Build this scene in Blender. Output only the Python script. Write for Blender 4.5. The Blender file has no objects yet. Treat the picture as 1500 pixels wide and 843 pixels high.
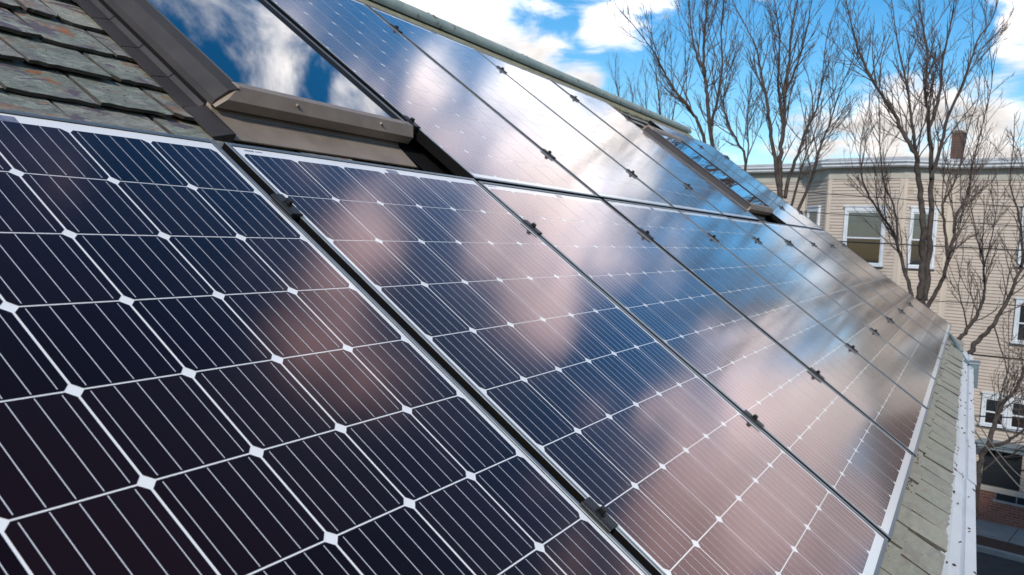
import bpy, bmesh, math, random
from mathutils import Vector, Matrix, Euler

random.seed(11)
SC = bpy.context.scene
COL = SC.collection
R = math.radians

# ------------------------------------------------------------------ camera
PITCH = R(35.0)                       # roof pitch
CA, SA = math.cos(PITCH), math.sin(PITCH)
CAM = Vector((-1.25194, -1.48865, -0.17195))
CX = Vector((0.45133097, -0.89146104, 0.03996962))     # image right
CD = Vector((-0.07749002, -0.08377501, -0.99346718))   # image down
CF = Vector((0.88898574, 0.44528526, -0.10688959))     # forward
FPX, PX, PY = 1172.0, 750 + 0.0670 * 1172.0, 421.5 + 0.04218 * 1172.0
cam = bpy.data.cameras.new('camera')
cam_o = bpy.data.objects.new('camera', cam)
COL.objects.link(cam_o)
m = Matrix((CX, -CD, -CF)).transposed().to_4x4()
m.translation = CAM
cam_o.matrix_world = m
cam.sensor_fit = 'HORIZONTAL'
cam.sensor_width = 36.0
cam.lens = 36.0 * FPX / 1500.0
cam.shift_x = -(PX - 750) / 1500.0
cam.shift_y = (PY - 421.5) / 1500.0
cam.clip_start = 0.02
cam.clip_end = 3000
cam.dof.use_dof = True
cam.dof.focus_distance = 2.1
cam.dof.aperture_fstop = 10.0
SC.camera = cam_o

# ------------------------------------------------------------------ light
SUN_AZ, SUN_EL = 197.0, 31.0           # degrees from +X towards +Y, elevation
sd = Vector((math.cos(R(SUN_EL)) * math.cos(R(SUN_AZ)), math.cos(R(SUN_EL)) * math.sin(R(SUN_AZ)), math.sin(R(SUN_EL))))
sun = bpy.data.lights.new('sun', 'SUN')
sun.energy = 3.4
sun.angle = R(5.0)
sun.color = (1.0, 0.93, 0.83)
sun_o = bpy.data.objects.new('sun', sun)
COL.objects.link(sun_o)
sun_o.rotation_euler = sd.to_track_quat('Z', 'Y').to_euler()

SKY_STRENGTH = 0.12
SC.view_settings.view_transform = 'Standard'
SC.view_settings.look = 'None'
SC.view_settings.exposure = 0.18
SC.view_settings.gamma = 1.0
SC.view_settings.use_curve_mapping = False
SC.cycles.max_bounces = 6
SC.cycles.use_denoising = True

# clouds: azimuth, elevation, angular radius, weight
CLOUDS = [
    (18.7, 20.8, 5.1, 0.29), (22.7, 24.2, 2.7, 0.20), (14.2, 18.4, 2.8, 0.34), (19.0, 28.9, 2.3, 0.22), (15.5, 25.1, 2.9, 0.30), (24.7, 29.0, 1.8, 0.20),
    (11.6, 29.4, 3.2, 0.40), (4.7, 28.4, 3.0, 0.36), (10.7, 23.7, 3.1, 0.36), (10.1, 19.6, 1.9, 0.24), (14.8, 39.3, 3.4, 0.12), (14, 45, 14, .10), (5, 32, 16, .10), (9, 48, 9, .05),
    (3.0, 42, 4.0, -.06), (-11.6, 16.3, 5.9, 0.42), (-15.1, 21.6, 5.0, 0.40), (-16.4, 12.8, 4.7, 0.40), (-7.6, 12.1, 3.6, 0.42), (-6.5, 8.7, 2.7, 0.36),
    (-6.5, 21.6, 2.4, 0.26), (-0.3, 15.4, 2.1, 0.28), (0.3, 10.5, 1.8, 0.28), (3.9, 9.5, 1.8, 0.34), (5.8, 22.7, 1.7, 0.26), (-4.8, 15.6, 2.3, 0.30),
    (25.1, 35.1, 3.6, -0.26), (15.3, 33.0, 3.3, -0.30), (9.0, 36.6, 3.3, -0.30), (1.2, 24.0, 4.0, -0.34), (3.1, 14.7, 2.8, -0.30), (7.6, 14.1, 2.3, -0.32),
    (10.4, 16.2, 1.9, -0.20), (-2.6, 32.0, 4.3, -0.26), (-8.6, 26.2, 2.9, -0.20), (28.3, 26.2, 1.7, -0.10), (36.0, 38.7, 2.6, 0.13), (32.9, 37.3, 2.0, 0.02),
    (34.3, 41.2, 1.6, .02), (29.8, 36.3, 1.7, -0.08), (28.6, 34.3, 1.3, 0.22), (26.2, 34.6, 1.6, 0.24), (30.5, 38.8, 1.6, 0.15), (39.2, 41.1, 2.6, 0.20), (36, 43, 3, .03), (33.5, 40, 1.6, -.14),
    (29.4, 52.3, 9.6, -0.30), (2.9, 60.2, 11.2, -0.30), (-6.4, 49.4, 8.6, -0.30), (-10.2, 38.6, 5.5, -0.25), (33.9, 14.1, 4.8, 0.55), (36.3, 14.8, 3.5, 0.40),
    (27.2, 11.2, 2.3, 0.40), (25.0, 13.8, 1.3, 0.30), (23.2, 15.7, 3.1, 0.36), (8.5, 6.2, 3.6, 0.34), (2.5, 6.8, 4.0, 0.38), (-1.5, 6.5, 2.6, 0.34),
    (-1.8, 13.0, 1.5, 0.40), (12.6, 9.0, 1.3, 0.10), (22.5, 12.0, 1.4, 0.12), (26.4, 12.8, 1.8, -0.10), (19.3, 13.4, 2.7, -0.30), (19.2, 10.7, 2.7, -0.30),
    (13.8, 13.4, 3.4, -0.36), (8.9, 12.4, 2.5, -0.30), (2.8, 12.8, 2.4, -0.42), (-.2, 10.4, 1.4, -.22), (29.7, 14.4, 1.3, -0.15), (14.4, 8.1, 1.8, -0.25),
]


def build_world():
    w = bpy.data.worlds.new('World')
    SC.world = w
    w.use_nodes = True
    nt = w.node_tree
    nt.nodes.clear()
    N, L = nt.nodes.new, nt.links.new
    out = N('ShaderNodeOutputWorld')
    bg = N('ShaderNodeBackground')
    bg.inputs['Strength'].default_value = SKY_STRENGTH
    sky = N('ShaderNodeTexSky')
    sky.sky_type = 'NISHITA'
    sky.sun_disc = False
    sky.sun_elevation = R(SUN_EL)
    sky.sun_rotation = R(90.0 - SUN_AZ)
    sky.air_density = 1.0
    sky.dust_density = 0.35
    sky.ozone_density = 2.2
    hs = N('ShaderNodeHueSaturation')
    hs.inputs['Saturation'].default_value = 1.42
    hs.inputs['Value'].default_value = 1.06
    hs.inputs['Hue'].default_value = 0.496
    L(sky.outputs[0], hs.inputs['Color'])
    tc = N('ShaderNodeTexCoord')
    sep = N('ShaderNodeSeparateXYZ')
    L(tc.outputs['Generated'], sep.inputs[0])

    def math_(op, a, b=None, c=None):
        n = N('ShaderNodeMath')
        n.operation = op
        for i, x in enumerate((a, b, c)):
            if x is None:
                continue
            if isinstance(x, (int, float)):
                n.inputs[i].default_value = x
            else:
                L(x, n.inputs[i])
        return n.outputs[0]
    den = math_('ADD', math_('MAXIMUM', sep.outputs[2], 0.0), 0.22)
    comb = N('ShaderNodeCombineXYZ')
    L(math_('DIVIDE', sep.outputs[0], den), comb.inputs[0])
    L(math_('DIVIDE', sep.outputs[1], den), comb.inputs[1])
    L(math_('MULTIPLY', sep.outputs[2], 1.6), comb.inputs[2])
    n1 = N('ShaderNodeTexNoise')
    n1.inputs['Scale'].default_value = 5.0
    n1.inputs['Detail'].default_value = 9
    n1.inputs['Roughness'].default_value = 0.60
    n1.inputs['Distortion'].default_value = 0.45
    L(comb.outputs[0], n1.inputs['Vector'])
    n2 = N('ShaderNodeTexNoise')
    n2.inputs['Scale'].default_value = 4.5
    n2.inputs['Detail'].default_value = 6
    n2.inputs['Roughness'].default_value = 0.55
    L(comb.outputs[0], n2.inputs['Vector'])
    acc = math_('MULTIPLY_ADD', n1.outputs[0], 1.9, -0.45)
    for az, el, rad, wt in CLOUDS:
        d = N('ShaderNodeVectorMath')
        d.operation = 'DOT_PRODUCT'
        L(tc.outputs['Generated'], d.inputs[0])
        d.inputs[1].default_value = (math.cos(R(el)) * math.cos(R(az)), math.cos(R(el)) * math.sin(R(az)), math.sin(R(el)))
        mr = N('ShaderNodeMapRange')
        mr.interpolation_type = 'SMOOTHERSTEP'
        mr.inputs[1].default_value = math.cos(R(rad * 1.5))
        mr.inputs[2].default_value = 1.0
        mr.inputs[3].default_value = 0.0
        mr.inputs[4].default_value = wt
        L(d.outputs['Value'], mr.inputs[0])
        acc = math_('ADD', acc, mr.outputs[0])
    mask = N('ShaderNodeMapRange')
    mask.interpolation_type = 'SMOOTHSTEP'
    mask.inputs[1].default_value = 0.50
    mask.inputs[2].default_value = 1.12
    L(acc, mask.inputs[0])
    thick = N('ShaderNodeMapRange')          # thicker cloud: greyer middle
    thick.inputs[1].default_value = 0.62
    thick.inputs[2].default_value = 1.15
    thick.inputs[3].default_value = 1.0
    thick.inputs[4].default_value = 0.80
    L(acc, thick.inputs[0])
    sh = N('ShaderNodeMapRange')
    sh.inputs[1].default_value = 0.3
    sh.inputs[2].default_value = 0.7
    sh.inputs[3].default_value = 0.62
    sh.inputs[4].default_value = 1.2
    L(n2.outputs[0], sh.inputs[0])
    hi = N('ShaderNodeMapRange')             # the high clouds get more of the sun than the low bank
    hi.interpolation_type = 'SMOOTHSTEP'
    hi.inputs[1].default_value = 0.17
    hi.inputs[2].default_value = 0.33
    hi.inputs[3].default_value = 1.08 / SKY_STRENGTH
    hi.inputs[4].default_value = 2.3 / SKY_STRENGTH
    L(sep.outputs[2], hi.inputs[0])
    lum = math_('MULTIPLY', math_('MULTIPLY', thick.outputs[0], sh.outputs[0]), hi.outputs[0])
    cc = N('ShaderNodeCombineColor')
    L(lum, cc.inputs[0])
    L(math_('MULTIPLY', lum, 0.95), cc.inputs[1])
    L(math_('MULTIPLY', lum, 0.92), cc.inputs[2])
    mix = N('ShaderNodeMix')
    mix.data_type = 'RGBA'
    L(mask.outputs[0], mix.inputs[0])
    L(hs.outputs[0], mix.inputs[6])
    L(cc.outputs[0], mix.inputs[7])
    L(mix.outputs[2], bg.inputs['Color'])
    L(bg.outputs[0], out.inputs[0])


build_world()


# ------------------------------------------------------------------ helpers
class MB:
    """collects polygons for one mesh"""

    def __init__(self):
        self.v, self.f, self.mi, self.sm = [], [], [], []
        self.mat = 0

    def face(self, pts, smooth=False):
        i = len(self.v)
        self.v += [tuple(p) for p in pts]
        self.f.append(tuple(range(i, i + len(pts))))
        self.mi.append(self.mat)
        self.sm.append(smooth)

    def mesh(self, verts, faces, smooth=False):
        i = len(self.v)
        self.v += [tuple(p) for p in verts]
        for f in faces:
            self.f.append(tuple(i + k for k in f))
            self.mi.append(self.mat)
            self.sm.append(smooth)

    def box(self, a, b, top_inset=0.0):
        (x0, y0, z0), (x1, y1, z1) = a, b
        t = top_inset
        vs = [(x0, y0, z0), (x1, y0, z0), (x1, y1, z0), (x0, y1, z0),
              (x0 + t, y0 + t, z1), (x1 - t, y0 + t, z1), (x1 - t, y1 - t, z1), (x0 + t, y1 - t, z1)]
        self.mesh(vs, [(0, 3, 2, 1), (4, 5, 6, 7), (0, 1, 5, 4), (1, 2, 6, 5), (2, 3, 7, 6), (3, 0, 4, 7)])

    def prism(self, poly, axis, a0, a1):
        """poly: 2D points (counter-clockwise or not) in the other two axes, swept along axis"""
        n = len(poly)

        def p(q, t):
            if axis == 0:
                return (t, q[0], q[1])
            if axis == 1:
                return (q[0], t, q[1])
            return (q[0], q[1], t)
        vs = [p(q, a0) for q in poly] + [p(q, a1) for q in poly]
        fs = [(i, (i + 1) % n, n + (i + 1) % n, n + i) for i in range(n)]
        fs += [tuple(reversed(range(n))), tuple(range(n, 2 * n))]
        self.mesh(vs, fs)

    def tube(self, pts, radii, sides=6, cap=True, smooth=True):
        pts = [Vector(p) for p in pts]
        n = len(pts)
        if isinstance(radii, (int, float)):
            radii = [radii] * n
        vs, fs = [], []
        t = (pts[1] - pts[0]).normalized()
        up = Vector((0, 0, 1)) if abs(t.z) < .9 else Vector((1, 0, 0))
        x = t.cross(up).normalized()
        for i in range(n):
            if i == 0:
                t = pts[1] - pts[0]
            elif i == n - 1:
                t = pts[-1] - pts[-2]
            else:
                t = pts[i + 1] - pts[i - 1]
            t.normalize()
            x = (x - t * x.dot(t))
            if x.length < 1e-6:
                x = t.orthogonal()
            x.normalize()
            y = t.cross(x)
            for k in range(sides):
                a = 2 * math.pi * k / sides
                vs.append(pts[i] + (x * math.cos(a) + y * math.sin(a)) * radii[i])
        for i in range(n - 1):
            for k in range(sides):
                k2 = (k + 1) % sides
                fs.append((i * sides + k, i * sides + k2, (i + 1) * sides + k2, (i + 1) * sides + k))
        if cap:
            fs.append(tuple(reversed(range(sides))))
            fs.append(tuple(range((n - 1) * sides, n * sides)))
        self.mesh(vs, fs, smooth)

    def build(self, name, mats, parent=None, fix=True):
        me = bpy.data.meshes.new(name)
        me.from_pydata(self.v, [], self.f)
        if not isinstance(mats, (list, tuple)):
            mats = [mats]
        for mm in mats:
            me.materials.append(mm)
        me.polygons.foreach_set('material_index', self.mi)
        me.polygons.foreach_set('use_smooth', self.sm)
        if fix:
            bm = bmesh.new()
            bm.from_mesh(me)
            bmesh.ops.recalc_face_normals(bm, faces=bm.faces)
            bm.to_mesh(me)
            bm.free()
        me.update()
        o = bpy.data.objects.new(name, me)
        COL.objects.link(o)
        if parent:
            o.parent = parent
        return o


def tag(o, label=None, cat=None, group=None, kind=None):
    if label:
        o['label'] = label
    if cat:
        o['category'] = cat
    if group:
        o['group'] = group
    if kind:
        o['kind'] = kind
    return o


def thing(name, label, cat, loc=(0, 0, 0), rot=(0, 0, 0), group=None):
    o = bpy.data.objects.new(name, None)
    o.empty_display_size = 0.1
    COL.objects.link(o)
    o.location = loc
    o.rotation_euler = rot
    return tag(o, label, cat, group)


def copy_tree(o, parent=None):
    c = o.copy()
    COL.objects.link(c)
    if parent:
        c.parent = parent
    for ch in o.children:
        copy_tree(ch, c)
    return c


def rp(u, v, h):
    """roof coordinates (along the ridge, down the slope, above the panels) -> world"""
    return Vector((u, -v * CA - h * SA, -v * SA + h * CA))


ROOF = (PITCH, 0, 0)


def at(x, y, depth):
    """a point of the place that the photo shows at pixel (x, y), so many metres ahead of the camera"""
    return CAM + (CF + CX * ((x - PX) / FPX) + CD * ((y - PY) / FPX)) * depth


# ------------------------------------------------------------------ materials
def mat(name, color, rough=0.6, metal=0.0, ior=1.5, coat=0.0, coat_rough=0.1, coat_ior=1.5, var=0.0, scale=8.0, bump=0.0, bump_scale=40.0, color2=None, spec=0.5, coords='Object', dirt=None):
    M_ = bpy.data.materials.new(name)
    M_.use_nodes = True
    nt = M_.node_tree
    b = nt.nodes['Principled BSDF']
    N, L = nt.nodes.new, nt.links.new
    b.inputs['Base Color'].default_value = (*color, 1)
    b.inputs['Roughness'].default_value = rough
    b.inputs['Metallic'].default_value = metal
    b.inputs['IOR'].default_value = ior
    b.inputs['Specular IOR Level'].default_value = spec
    b.inputs['Coat Weight'].default_value = coat
    b.inputs['Coat Roughness'].default_value = coat_rough
    b.inputs['Coat IOR'].default_value = coat_ior
    tc = N('ShaderNodeTexCoord')
    if var > 0 or color2:
        n = N('ShaderNodeTexNoise')
        n.inputs['Scale'].default_value = scale
        n.inputs['Detail'].default_value = 6
        n.inputs['Roughness'].default_value = 0.6
        L(tc.outputs[coords], n.inputs['Vector'])
        r = N('ShaderNodeValToRGB')
        c2 = color2 or tuple(c * (1 + var) for c in color)
        c1 = color if color2 else tuple(c * (1 - var) for c in color)
        r.color_ramp.elements[0].position = 0.34
        r.color_ramp.elements[1].position = 0.66
        r.color_ramp.elements[0].color = (*c1, 1)
        r.color_ramp.elements[1].color = (*c2, 1)
        L(n.outputs[0], r.inputs[0])
        src = r.outputs[0]
        if dirt:
            n3 = N('ShaderNodeTexNoise')
            n3.inputs['Scale'].default_value = dirt[1]
            n3.inputs['Detail'].default_value = 8
            L(tc.outputs[coords], n3.inputs['Vector'])
            mr = N('ShaderNodeMapRange')
            mr.inputs[1].default_value = dirt[2]
            mr.inputs[2].default_value = dirt[2] + .08
            L(n3.outputs[0], mr.inputs[0])
            mx = N('ShaderNodeMix')
            mx.data_type = 'RGBA'
            L(mr.outputs[0], mx.inputs[0])
            L(src, mx.inputs[6])
            mx.inputs[7].default_value = (*dirt[0], 1)
            src = mx.outputs[2]
        L(src, b.inputs['Base Color'])
        mr = N('ShaderNodeMapRange')
        mr.inputs[3].default_value = max(0.02, rough - .08)
        mr.inputs[4].default_value = min(1, rough + .08)
        L(n.outputs[0], mr.inputs[0])
        L(mr.outputs[0], b.inputs['Roughness'])
    if bump > 0:
        n = N('ShaderNodeTexNoise')
        n.inputs['Scale'].default_value = bump_scale
        n.inputs['Detail'].default_value = 5
        L(tc.outputs[coords], n.inputs['Vector'])
        bp = N('ShaderNodeBump')
        bp.inputs['Strength'].default_value = bump
        bp.inputs['Distance'].default_value = 0.01
        L(n.outputs[0], bp.inputs['Height'])
        L(bp.outputs[0], b.inputs['Normal'])
    return M_


def cell_material():
    """dark silicon under anti-reflective glass: almost black seen steeply, a warm-tinted mirror at a low angle"""
    M_ = mat('solar_cell', (0.006, 0.006, 0.014), rough=0.3, ior=1.2, spec=.3)
    nt = M_.node_tree
    b = nt.nodes['Principled BSDF']
    out = nt.nodes['Material Output']
    N, L = nt.nodes.new, nt.links.new
    g = N('ShaderNodeNewGeometry')
    r = N('ShaderNodeValToRGB')                    # every cell has its own slight tint
    r.color_ramp.elements[0].color = (0.0060, 0.0032, 0.0060, 1)
    r.color_ramp.elements[1].color = (0.0125, 0.0065, 0.0095, 1)
    L(g.outputs['Random Per Island'], r.inputs[0])
    tc = N('ShaderNodeTexCoord')
    vo = N('ShaderNodeTexVoronoi')                 # specks of dust and droppings
    vo.inputs['Scale'].default_value = 9.0
    L(tc.outputs['Object'], vo.inputs['Vector'])
    sepc = N('ShaderNodeSeparateColor')
    L(vo.outputs['Color'], sepc.inputs[0])
    m1 = N('ShaderNodeMath')
    m1.operation = 'LESS_THAN'
    L(vo.outputs['Distance'], m1.inputs[0])
    rad = N('ShaderNodeMath')
    rad.operation = 'MULTIPLY'
    L(sepc.outputs[1], rad.inputs[0])
    rad.inputs[1].default_value = .045
    L(rad.outputs[0], m1.inputs[1])
    m2 = N('ShaderNodeMath')
    m2.operation = 'GREATER_THAN'
    L(sepc.outputs[0], m2.inputs[0])
    m2.inputs[1].default_value = .80
    m3 = N('ShaderNodeMath')
    m3.operation = 'MULTIPLY'
    L(m1.outputs[0], m3.inputs[0])
    L(m2.outputs[0], m3.inputs[1])
    mx = N('ShaderNodeMix')
    mx.data_type = 'RGBA'
    L(m3.outputs[0], mx.inputs[0])
    L(r.outputs[0], mx.inputs[6])
    mx.inputs[7].default_value = (0.24, 0.23, 0.22, 1)
    L(mx.outputs[2], b.inputs['Base Color'])
    fr = N('ShaderNodeFresnel')
    fr.inputs['IOR'].default_value = 1.5
    pw = N('ShaderNodeMath')
    pw.operation = 'SUBTRACT'
    L(fr.outputs[0], pw.inputs[0])
    pw.inputs[1].default_value = .046
    ml = N('ShaderNodeMath')
    ml.operation = 'MULTIPLY_ADD'
    ml.use_clamp = True
    L(pw.outputs[0], ml.inputs[0])
    ml.inputs[1].default_value = 2.2
    ml.inputs[2].default_value = .010
    gl = N('ShaderNodeBsdfAnisotropic')
    gl.distribution = 'GGX'
    tint = N('ShaderNodeValToRGB')                 # the coating's tint fades out towards a grazing view
    tint.color_ramp.elements[0].position = .03
    tint.color_ramp.elements[0].color = (1.0, 0.55, 0.54, 1)
    tint.color_ramp.elements[1].position = .42
    tint.color_ramp.elements[1].color = (1.0, 0.97, 0.96, 1)
    e = tint.color_ramp.elements.new(.17)
    e.color = (1.0, 0.77, 0.82, 1)
    L(fr.outputs[0], tint.inputs[0])
    L(tint.outputs[0], gl.inputs['Color'])
    n = N('ShaderNodeTexNoise')
    n.inputs['Scale'].default_value = 2.0
    n.inputs['Detail'].default_value = 4
    L(tc.outputs['Object'], n.inputs['Vector'])
    mr = N('ShaderNodeMapRange')
    mr.inputs[1].default_value = 0.3
    mr.inputs[2].default_value = 0.75
    mr.inputs[3].default_value = 0.095
    mr.inputs[4].default_value = 0.125
    L(n.outputs[0], mr.inputs[0])
    L(mr.outputs[0], gl.inputs['Roughness'])
    ms = N('ShaderNodeMixShader')
    L(ml.outputs[0], ms.inputs[0])
    L(b.outputs[0], ms.inputs[1])
    L(gl.outputs[0], ms.inputs[2])
    L(ms.outputs[0], out.inputs['Surface'])
    return M_


def slate_material():
    M_ = bpy.data.materials.new('slate')
    M_.use_nodes = True
    nt = M_.node_tree
    b = nt.nodes['Principled BSDF']
    N, L = nt.nodes.new, nt.links.new
    tc = N('ShaderNodeTexCoord')
    g = N('ShaderNodeNewGeometry')
    rnd2 = N('ShaderNodeMath')                     # stains differ from slate to slate, and the eave is washed clean
    rnd2.operation = 'MULTIPLY'
    L(g.outputs['Random Per Island'], rnd2.inputs[0])
    rnd2.inputs[1].default_value = 37.0
    fr2 = N('ShaderNodeMath')
    fr2.operation = 'FRACT'
    L(rnd2.outputs[0], fr2.inputs[0])
    sy = N('ShaderNodeSeparateXYZ')
    L(tc.outputs['Object'], sy.inputs[0])
    wy = N('ShaderNodeMapRange')
    wy.inputs[1].default_value = -1.70
    wy.inputs[2].default_value = -1.20
    wy.inputs[3].default_value = .16
    wy.inputs[4].default_value = 1.0
    L(sy.outputs[1], wy.inputs[0])
    sq = N('ShaderNodeMath')
    sq.operation = 'POWER'
    L(fr2.outputs[0], sq.inputs[0])
    sq.inputs[1].default_value = .45
    stain = N('ShaderNodeMath')
    stain.operation = 'MULTIPLY'
    L(sq.outputs[0], stain.inputs[0])
    L(wy.outputs[0], stain.inputs[1])
    base = N('ShaderNodeValToRGB')
    cr = base.color_ramp
    cr.elements[0].color = (0.15, 0.165, 0.14, 1)
    cr.elements[1].color = (0.30, 0.295, 0.235, 1)
    e = cr.elements.new(.4)
    e.color = (0.20, 0.215, 0.18, 1)
    e = cr.elements.new(.7)
    e.color = (0.19, 0.175, 0.165, 1)
    L(g.outputs['Random Per Island'], base.inputs[0])
    mp = N('ShaderNodeMapping')
    mp.inputs['Scale'].default_value = (1.0, 2.2, 1)
    mp.inputs['Rotation'].default_value = (0, 0, .6)
    L(tc.outputs['Object'], mp.inputs[0])

    def noise(scale, detail, dist=0.0, vec=mp.outputs[0]):
        n = N('ShaderNodeTexNoise')
        n.inputs['Scale'].default_value = scale
        n.inputs['Detail'].default_value = detail
        n.inputs['Roughness'].default_value = .62
        n.inputs['Distortion'].default_value = dist
        L(vec, n.inputs['Vector'])
        return n.outputs[0]

    def step(src, a, c):
        mr = N('ShaderNodeMapRange')
        mr.interpolation_type = 'SMOOTHSTEP'
        mr.inputs[1].default_value = a
        mr.inputs[2].default_value = c
        L(src, mr.inputs[0])
        return mr.outputs[0]

    def over(fac, a, color, amt=1.0, per=None):
        mx = N('ShaderNodeMix')
        mx.data_type = 'RGBA'
        mm = N('ShaderNodeMath')
        mm.operation = 'MULTIPLY'
        L(fac, mm.inputs[0])
        mm.inputs[1].default_value = amt
        if per is not None:
            m4 = N('ShaderNodeMath')
            m4.operation = 'MULTIPLY'
            m4.use_clamp = True
            L(mm.outputs[0], m4.inputs[0])
            L(per, m4.inputs[1])
            mm = m4
        L(mm.outputs[0], mx.inputs[0])
        L(a, mx.inputs[6])
        mx.inputs[7].default_value = (*color, 1)
        return mx.outputs[2]
    inv = N('ShaderNodeMapRange')
    inv.inputs[1].default_value = .16
    inv.inputs[2].default_value = 1.0
    inv.inputs[3].default_value = 1.0
    inv.inputs[4].default_value = 0.0
    L(wy.outputs[0], inv.inputs[0])
    c = over(inv.outputs[0], base.outputs[0], (0.44, 0.42, 0.325), .52)
    c = over(step(noise(14, 8, 1.2), .42, .70), c, (0.35, 0.365, 0.31), .75)       # pale lichen bloom
    c = over(step(noise(5.5, 9, 1.4), .52, .60), c, (0.11, 0.09, 0.115), 1.3, stain.outputs[0])      # purple-grey weathering
    c = over(step(noise(4.6, 9, 1.8), .555, .66), c, (0.30, 0.125, 0.055), 1.4, stain.outputs[0])      # rust stain
    c = over(step(noise(30, 8, 2.5), .56, .68), c, (0.06, 0.06, 0.055), 1.1, wy.outputs[0])     # dark flecks
    L(c, b.inputs['Base Color'])
    b.inputs['Roughness'].default_value = .62
    bp = N('ShaderNodeBump')
    bp.inputs['Strength'].default_value = 1.0
    bp.inputs['Distance'].default_value = .006
    L(noise(22, 9, .9), bp.inputs['Height'])
    L(bp.outputs[0], b.inputs['Normal'])
    return M_


M = {}
M['cell'] = cell_material()
M['backsheet'] = mat('backsheet', (0.88, 0.88, 0.88), rough=.5, coat=1.0, coat_rough=.12, coat_ior=1.62)
M['busbar'] = mat('busbar', (0.74, 0.74, 0.77), rough=.4, metal=.1, coat=1.0, coat_rough=.12, coat_ior=1.62)
M['frame'] = mat('anodised_frame', (0.30, 0.32, 0.33), rough=.40, metal=.8, var=.08, scale=30)
M['frame_side'] = mat('black_frame_side', (0.005, 0.005, 0.0055), rough=.6, spec=.08)
M['sticker'] = mat('sticker_print', (0.19, 0.19, 0.26), rough=.5, coat=1.0, coat_rough=.08, var=.25, scale=160)
M['clamp'] = mat('black_clamp', (0.035, 0.036, 0.04), rough=.42, metal=.5, var=.2, scale=60)
M['bolt'] = mat('bolt_steel', (0.03, 0.03, 0.032), rough=.35, metal=.8)
M['slate'] = slate_material()
M['slate_edge'] = mat('shaded_slate_edge', (0.035, 0.033, 0.030), rough=.9, color2=(0.075, 0.07, 0.06), scale=30)  # dark edge colour carries the shade in the joints between slates
M['underlay'] = mat('roof_deck', (0.012, 0.012, 0.012), rough=.95, var=.2, scale=12)
M['ridge'] = mat('ridge_metal', (0.27, 0.35, 0.32), rough=.5, metal=.1, color2=(0.38, 0.43, 0.38), scale=7, dirt=((0.14, 0.13, 0.09), 16, .62))
M['mortar'] = mat('ridge_bedding', (0.30, 0.29, 0.19), rough=.9, color2=(0.17, 0.16, 0.10), scale=24, bump=.6)
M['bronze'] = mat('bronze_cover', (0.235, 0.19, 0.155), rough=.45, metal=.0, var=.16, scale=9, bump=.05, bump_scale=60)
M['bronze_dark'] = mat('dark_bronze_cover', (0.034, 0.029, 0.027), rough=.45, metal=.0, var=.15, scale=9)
M['gasket'] = mat('black_gasket', (0.008, 0.008, 0.009), rough=.55, spec=.25)
M['sash_edge'] = mat('sash_edge', (0.20, 0.20, 0.20), rough=.35, metal=.7)
M['skyglass'] = mat('coated_roof_glass', (0.004, 0.008, 0.016), rough=.015, ior=3.0, coat=1.0, coat_rough=.01, coat_ior=2.2)
M['gutter'] = mat('white_gutter_paint', (0.66, 0.70, 0.74), rough=.42, var=.05, scale=5, dirt=((0.45, 0.46, 0.45), 9, .68))
M['debris'] = mat('dead_leaf', (0.035, 0.028, 0.022), rough=.9, color2=(0.10, 0.075, 0.05), scale=30)
M['conduit'] = mat('grey_conduit', (0.10, 0.15, 0.18), rough=.5, var=.1, scale=14)
M['siding'] = mat('cream_siding', (0.42, 0.37, 0.325), rough=.6, var=.05, scale=2.5, dirt=((0.33, 0.275, 0.23), 3.0, .60))
M['siding_edge'] = mat('shaded_board_edge', (0.31, 0.23, 0.18), rough=.8, var=.2, scale=3)  # shadow line under each clapboard, painted as a darker strip
M['trimcream'] = mat('cream_trim', (0.46, 0.40, 0.34), rough=.55, var=.04, scale=3)
M['white'] = mat('white_paint', (0.54, 0.58, 0.63), rough=.5, var=.06, scale=4, dirt=((0.50, 0.50, 0.49), 5, .66))
M['frieze'] = mat('grey_frieze', (0.36, 0.35, 0.31), rough=.6, var=.08, scale=3)
M['cornice'] = mat('cornice_metal', (0.50, 0.53, 0.54), rough=.5, var=.10, scale=2, dirt=((0.33, 0.33, 0.33), 4, .6))
M['rooftop'] = mat('roof_edge_metal', (0.30, 0.31, 0.33), rough=.5, var=.12, scale=3)
M['pane'] = mat('window_glass', (0.020, 0.024, 0.028), rough=.04, ior=1.5, coat=.5, coat_rough=.02)
M['curtain'] = mat('pale_blind_behind_glass', (0.06, 0.078, 0.09), rough=.10, ior=1.5, coat=1.0, coat_rough=.02, var=.1, scale=6)
M['brownblind'] = mat('brown_slats_behind_glass', (0.020, 0.016, 0.015), rough=.12, coat=1.0, coat_rough=.02)
M['brick'] = None
M['chimney_cap'] = mat('chimney_cap', (0.12, 0.085, 0.07), rough=.85, var=.2, scale=9)
M['bark'] = mat('bark', (0.021, 0.017, 0.015), rough=.9, color2=(0.065, 0.052, 0.045), scale=9, bump=.9, bump_scale=22)
M['twig'] = mat('twig_bark', (0.062, 0.046, 0.042), rough=.85, color2=(0.10, 0.075, 0.066), scale=3)
M['wire'] = mat('black_cable', (0.012, 0.012, 0.013), rough=.6)
M['palewire'] = mat('pale_cable', (0.42, 0.41, 0.38), rough=.55)
M['concrete'] = mat('concrete', (0.28, 0.28, 0.265), rough=.85, var=.14, scale=2.2, bump=.2, bump_scale=60, dirt=((0.18, 0.18, 0.17), 3, .62))
M['asphalt'] = mat('asphalt', (0.05, 0.05, 0.052), rough=.9, var=.18, scale=3, bump=.4, bump_scale=120)
M['soil'] = mat('bare_soil', (0.075, 0.045, 0.032), rough=.95, var=.3, scale=8, bump=.6, bump_scale=40)
M['ground'] = mat('ground', (0.085, 0.082, 0.065), rough=.95, var=.25, scale=.6)
M['housewall'] = mat('house_wall', (0.48, 0.48, 0.45), rough=.7, var=.06, scale=2)


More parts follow.
